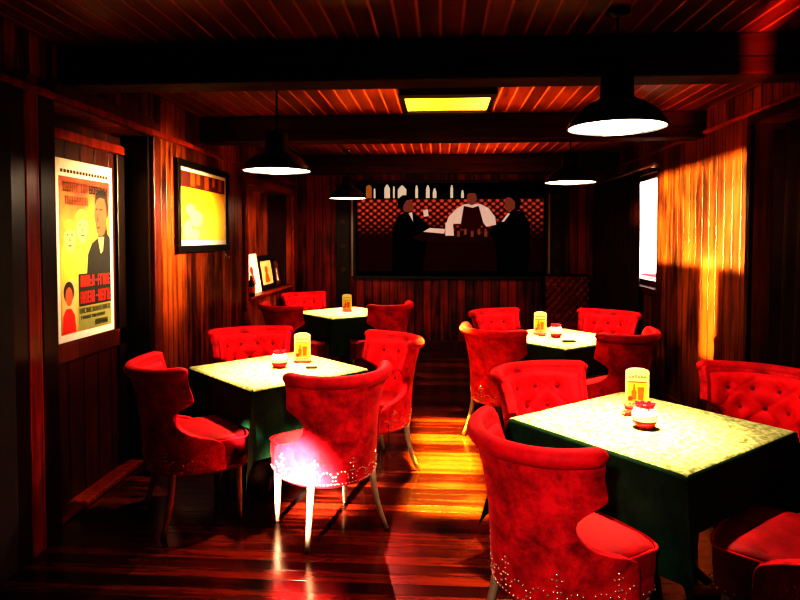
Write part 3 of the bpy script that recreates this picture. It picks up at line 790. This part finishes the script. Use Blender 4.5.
finish('frame', boxes((-SW/2-fb, -.05, -SH/2-fb, -SW/2, -.001, SH/2+fb), (SW/2, -.05, -SH/2-fb, SW/2+fb, -.001, SH/2+fb), (-SW/2, -.05, -SH/2-fb, SW/2, -.001, -SH/2), (-SW/2, -.05, SH/2, SW/2, -.001, SH/2+fb)), M['black_s'], pc, bevel=.005)
finish('edge_strip', boxes((-SW/2-fb-.012, -.058, -SH/2, -SW/2-fb+.012, -.045, SH/2-.15)), M['silver'], pc)
finish('edge_strip', boxes((SW/2+fb-.012, -.058, -SH/2, SW/2+fb+.012, -.045, SH/2-.15)), M['silver'], pc)
base = finish('picture', boxes((-SW/2, -.03, -SH/2, SW/2, -.002, SH/2)), P_['bg'], pc)
def pic(name, shapes, m, d, parent=base):
    bm = bmesh.new()
    for s in shapes: poly(bm, [(a, -d, b_) for a, b_ in s])
    return finish(name, bm, m, parent)
def rc(x0, z0, x1, z1): return [(x0, z0), (x1, z0), (x1, z1), (x0, z1)]
# picture pixel helper: photo pixels of the panel -> panel metres (395..548 etc. measured once)
def Q(px, py): return ((px-353)/195*SW-SW/2, SH/2-(py-183)/94*SH)
def QS(l): return [Q(*p) for p in l]
pic('printed_banquette', [QS([(355, 199), (546, 199), (546, 272), (355, 272)])], tuft_mat(), .032)
bs = []
for x0, x1, y0 in ((383, 389, 184), (392, 394, 186), (397, 406, 185), (415, 418, 185), (426, 430, 185), (433, 437, 188), (451, 454, 185), (462, 465, 190), (372, 374, 188)):
    bs.append(QS([(x0, 198), (x1, 198), (x1, y0+4), ((x0+x1)/2+.8, y0), ((x0+x1)/2-.8, y0), (x0, y0+4)]))
for b_ in bs: pic('printed_bottle', [b_], P_['bottle'], .033)
pic('printed_bottle', [QS([(364, 198), (370, 198), (370, 186), (367, 184), (364, 186)])], P_['amb'], .033)
# centre man: white shirt, dark vest
cm = pic('printed_man', [QS([(447, 224), (449, 217), (458, 208), (466, 204), (482, 204), (490, 208), (497, 217), (498, 225), (488, 227), (484, 222), (460, 224)])], P_['white'], .034)
pic('vest', [QS([(462, 224), (465, 206), (474, 208), (480, 206), (485, 224), (478, 232), (468, 232)])], P_['vest'], .0345, cm)
pic('head', [[(Q(473, 198)[0]+a, Q(473, 198)[1]+b_) for a, b_ in ell(0, 0, .07, .10)]], P_['skin'], .0348, cm)
pic('hair', [QS([(467, 196), (467, 190), (472, 187), (478, 189), (480, 196), (476, 193), (470, 193)])], P_['hair'], .0351, cm)
# left man and right man in dark suits
lm = pic('printed_man', [QS([(391, 276), (392, 228), (397, 216), (405, 212), (412, 212), (420, 218), (428, 226), (446, 228), (446, 233), (428, 236), (422, 276)])], P_['suit'], .0350)
pic('head', [QS([(400, 206), (399, 199), (404, 196), (410, 198), (412, 204), (414, 207), (411, 211), (405, 212)])], P_['skin'], .0353, lm)
pic('hair', [QS([(397, 207), (397, 199), (402, 195), (409, 195), (412, 199), (406, 200), (403, 205), (402, 210)])], P_['hair'], .0356, lm)
pic('collar', [QS([(408, 213), (412, 212), (413, 222)])], P_['white'], .0356, lm)
pic('raised_cup', [QS([(423, 210), (428, 209), (429, 216), (424, 217)])], P_['white'], .0356, lm)
rm = pic('printed_man', [QS([(500, 276), (497, 240), (490, 233), (497, 226), (508, 218), (515, 210), (525, 212), (532, 224), (532, 250), (530, 276)])], P_['suit'], .0358)
pic('head', [QS([(506, 206), (507, 199), (512, 195), (518, 197), (519, 206), (514, 211), (508, 211)])], P_['skin'], .0361, rm)
pic('hair', [QS([(508, 197), (512, 193), (519, 194), (523, 201), (521, 210), (517, 211), (517, 202), (513, 198)])], P_['hair'], .0364, rm)
pic('collar', [QS([(503, 222), (510, 213), (512, 214), (506, 222)])], P_['white'], .0364, rm)
tbp = pic('printed_table', [QS([(412, 238), (420, 233), (446, 231), (478, 232), (494, 236), (489, 242), (450, 243), (420, 241)])], P_['table'], .0366)
pic('paper', [QS([(423, 232), (430, 228), (446, 229), (445, 234)])], P_['white'], .0369, tbp)
pic('white_card', [QS([(446, 236), (446, 223), (450, 221), (454, 223), (455, 236)])], P_['white'], .0372, tbp)
for q in range(5): pic('printed_glass', [QS(rc(458+7*q, 237-(q % 2)*2, 461+7*q, 231-(q % 2)*2))], P_['skin'], .0372, tbp)

# slim dark panels either side of the picture
for x, lab in ((-1.37, 'slim dark upright panel left of the wall picture'), (1.64, 'slim dark upright panel right of the wall picture')):
    r_ = empty('upright_panel', (x, YB, 0)); tag(r_, lab, 'wall panel', 'dark panels beside the wall picture')
    finish('board', boxes((-.105, -.06, .0, .085, -.021, 2.36)), M['black_s'], r_, bevel=.006)
    for q in range(7):
        bm = bmesh.new(); m_ = Matrix.Translation((-.01, -.063, 1.15+.17*q)) @ Matrix.Rotation(PI/4, 4, 'Y')
        box(bm, -.03, -.004, -.03, .03, .004, .03, mat=m_); finish('ornament', bm, M['darkwood'] if q % 2 else M['trim'], r_)
# tufted bench end under the right panel
tb = empty('tufted_bench', (1.72, 8.37, 0)); tag(tb, 'dark red diamond tufted bench against the back wall by the curtain', 'bench')
bm = bmesh.new(); g = []; W2, n_ = .29, 40
for j in range(n_+1):
    row = []
    for i in range(n_+1):
        x = -W2+2*W2*i/n_; z = .42+.66*j/n_
        a, b_ = x/.10+z/.12, x/.10-z/.12
        d_ = max(abs(((a) % 1)-.5), abs(((b_) % 1)-.5))*2
        row.append(bm.verts.new((x, .10+.03*max(0, (d_-.55)/.45)-.02*(1-abs(2*i/n_-1)**6), z)))
    g.append(row)
for j in range(n_):
    for i in range(n_): bm.faces.new((g[j][i], g[j][i+1], g[j+1][i+1], g[j+1][i])).smooth = True
M['bench'] = velvet('bench_leather', (.12, .012, .014), (.30, .022, .028), scale=6, rough=.4)
finish('tufted_back', bm, M['bench'], tb, smooth=True)
finish('back_frame', boxes((-W2-.02, .12, .05, W2+.02, .34, 1.10)), M['darkwood'], tb, bevel=.02)
finish('seat', boxes((-W2, -.32, .30, W2, .11, .46)), M['bench'], tb, bevel=.04, bseg=4)
finish('base', boxes((-W2+.01, -.29, .0, W2-.01, .12, .30)), M['darkwood'], tb, bevel=.01)

# ---------------------------------------------------------------- lights
def lamp(kind, name, loc, power, col, target=None, **kw):
    l = bpy.data.lights.new(name, kind); l.energy = power; l.color = col
    sc = kw.pop('scale', None); roll = kw.pop('roll', 0)
    for a, v in kw.items(): setattr(l, a, v)
    o = bpy.data.objects.new(name, l); COL.objects.link(o); o.location = loc
    if target is not None:
        q = (Vector(target)-Vector(loc)).to_track_quat('-Z', 'Y'); o.rotation_euler = q.to_euler()
    if sc: o.scale = sc
    return o
def shutters(o, a, b, soft):
    """barn doors: a rectangular beam, a x b as tangents of the half angles"""
    l = o.data; l.use_nodes = True; nt = l.node_tree; em_ = nt.nodes['Emission']
    tc = N(nt, 'ShaderNodeTexCoord'); sp = N(nt, 'ShaderNodeSeparateXYZ'); nt.links.new(tc.outputs['Normal'], sp.inputs[0])
    fs = []
    for ax, lim in ((0, a), (1, b)):
        t = mth(nt, 'ABSOLUTE', mth(nt, 'DIVIDE', sp.outputs[ax], sp.outputs[2]))
        mr = N(nt, 'ShaderNodeMapRange'); mr.inputs['From Min'].default_value = lim+soft/2; mr.inputs['From Max'].default_value = lim-soft/2
        nt.links.new(t, mr.inputs['Value']); fs.append(mr.outputs[0])
    nt.links.new(mth(nt, 'MULTIPLY', fs[0], fs[1]), em_.inputs['Strength'])
for i, (x, y, z, lab, p) in enumerate(PN):
    lamp('POINT', 'pendant_light', (x, y, z+.018), 20, (1, .84, .58), shadow_soft_size=.02)
    lamp('SPOT', 'table_pool', (x, y, z+.010), (430, 340, 420, 330)[i], (1, .90, .52), (x+(-.02, .02, -.10, .0)[i], y+(.0, .02, 0, 0)[i], .74), spot_size=math.radians(52), spot_blend=1, shadow_soft_size=.02)
    lamp('SPOT', 'pendant_spot', (x, y, z+.012), (80, 80, 75, 70)[i], (1, .86, .66), (x+(.06, .02, -.02, .0)[i], y, 0), spot_size=math.radians(128), spot_blend=1, shadow_soft_size=.02)
# ceiling panel light, falling on the floor below it
shutters(lamp('SPOT', 'panel_light', (.05, 4.50, ZC-.08), 7000, (1, .95, .12), (.05, 4.5001, 0), spot_size=math.radians(60), spot_blend=.2, shadow_soft_size=.03), .095, .37, .06)
# added unseen spots cast bright patches on the right boards
shutters(lamp('SPOT', 'board_patch_fill', (-1.9, 5.35, 1.40), 5600, (1, .84, .27), (2.13, 5.36, 1.785), spot_size=math.radians(50), spot_blend=.1, shadow_soft_size=.015), .225, .102, .02)
shutters(lamp('SPOT', 'board_strip_fill', (-1.9, 5.0, 1.45), 5200, (1, .84, .24), (2.13, 5.07, 1.05), spot_size=math.radians(20), spot_blend=.1, shadow_soft_size=.015), .036, .10, .02)
lamp('SPOT', 'curtain_edge_fill', (1.5, 6.0, 1.95), 90, (1, .35, .03), (2.05, 6.64, 1.86), spot_size=math.radians(22), spot_blend=1, shadow_soft_size=.02)  # added spot, stands in for sunlight on the curtain's edge
lamp('SPOT', 'right_wall_wash', (-.2, 4.0, 1.3), 130, (1, .38, .16), (2.13, 5.0, 2.35), spot_size=math.radians(60), spot_blend=1, shadow_soft_size=.05)  # unseen fill added for the upper right boards and crown
lamp('SPOT', 'left_top_wash', (.4, 4.6, 1.4), 60, (1, .38, .16), (-2.03, 5.4, 2.4), spot_size=math.radians(50), spot_blend=1, shadow_soft_size=.05)  # unseen fill added for the left wall's crown
shutters(lamp('SPOT', 'beam_streak', (1.25, 1.3, 1.3), 700, (1, .16, .12), (1.56, 3.2, 2.56), spot_size=math.radians(60), spot_blend=.3, shadow_soft_size=.01), .026, .30, .03)  # added lamp for the red streak on ceiling and beam
# sunbeam from the entrance behind the camera, then added unseen fill lamps
lamp('SPOT', 'entrance_light', (-1.5, -.9, 1.5), 34000, (1, .82, .70), (-.775, 3.2, .30), spot_size=math.radians(8), spot_blend=1, shadow_soft_size=.05)
lamp('SPOT', 'near_chair_fill', (-.5, -.8, 2.3), 340, (1, .8, .75), (.28, 2.15, .62), spot_size=math.radians(22), spot_blend=.8, shadow_soft_size=.08)  # added spot to brighten the nearest chair's back
lamp('SPOT', 'left_chair_fill', (.3, -.6, 2.3), 340, (1, .8, .75), (-.48, 3.1, .7), spot_size=math.radians(14), spot_blend=.8, shadow_soft_size=.08)  # added spot to brighten the chair before the left table
lamp('SPOT', 'cloth_fold_fill', (-1.9, -.5, 1.9), 6000, (.8, 1, .9), (-1.11, 3.38, .50), spot_size=math.radians(2.0), spot_blend=.7, shadow_soft_size=.03)  # added narrow spot to bring out the cloth's corner fold
lamp('SPOT', 'floor_glow', (-.9, 6.0, 2.3), 450, (1, .22, .18), (-.75, 2.6, 0), spot_size=math.radians(34), spot_blend=.5, shadow_soft_size=.02)  # unseen lamp added for red light on the near floor
lamp('AREA', 'room_fill', (0, -1.2, 2.3), 4.5, (1, .45, .35), (0, 4, .9), shape='RECTANGLE', size=3, size_y=.8)  # unseen fill added behind the camera
# added upward spots for glow on the ceiling boards, and a picture wall wash
lamp('SPOT', 'ceiling_glow', (.1, 4.4, .85), 420, (1, .52, .2), (.1, 4.5, 2.6), spot_size=math.radians(84), spot_blend=.9, shadow_soft_size=.1, scale=(1, .45, 1))
lamp('SPOT', 'rear_ceiling_glow', (.2, 6.9, 1.0), 380, (1, .42, .15), (.2, 6.9, 2.6), spot_size=math.radians(100), spot_blend=.9, shadow_soft_size=.1, scale=(1, .5, 1))
lamp('AREA', 'back_wall_wash', (0, 7.2, 2.3), 7, (1, .4, .3), (0, 8.8, .8), shape='RECTANGLE', size=2.5, size_y=.2)
# unseen spots added to wash the left wall, posters and niche
lamp('SPOT', 'poster_wash', (-.5, 4.6, 2.0), 330, (1, .78, .42), (-2.1, 4.5, 1.72), spot_size=math.radians(82), spot_blend=.8, shadow_soft_size=.05, scale=(1, .62, 1))
lamp('SPOT', 'niche_wash', (-.6, 6.2, 1.9), 240, (1, .6, .3), (-2.2, 7.3, 1.5), spot_size=math.radians(50), spot_blend=.8, shadow_soft_size=.05)
# daylight
w = bpy.data.worlds.new('world'); SC.world = w; w.use_nodes = True
bgn = w.node_tree.nodes['Background']; sky = w.node_tree.nodes.new('ShaderNodeTexSky'); sky.sky_type = 'HOSEK_WILKIE'; sky.sun_direction = Vector((.8, .2, .5)).normalized()
mxs = w.node_tree.nodes.new('ShaderNodeMix'); mxs.data_type = 'RGBA'; mxs.inputs[0].default_value = .75; mxs.inputs[7].default_value = (1, .93, .88, 1)
w.node_tree.links.new(sky.outputs[0], mxs.inputs[6]); w.node_tree.links.new(mxs.outputs[2], bgn.inputs[0]); bgn.inputs[1].default_value = 7

# ---------------------------------------------------------------- camera
cam = bpy.data.cameras.new('camera'); co = bpy.data.objects.new('camera', cam); COL.objects.link(co)
FPX = 620.0
cam.sensor_fit = 'HORIZONTAL'; cam.sensor_width = 36; cam.lens = 36*FPX/800; cam.clip_start = .02
co.location = (0, 0, 1.6); co.rotation_euler = (PI/2-math.atan(22/FPX), 0, math.atan(40/FPX))
cam.shift_y = -40/800
SC.camera = co
vs = SC.view_settings; vs.view_transform = 'Standard'
try: vs.look = 'Very High Contrast'
except Exception as ex: print('look', ex)
vs.exposure = 0.0
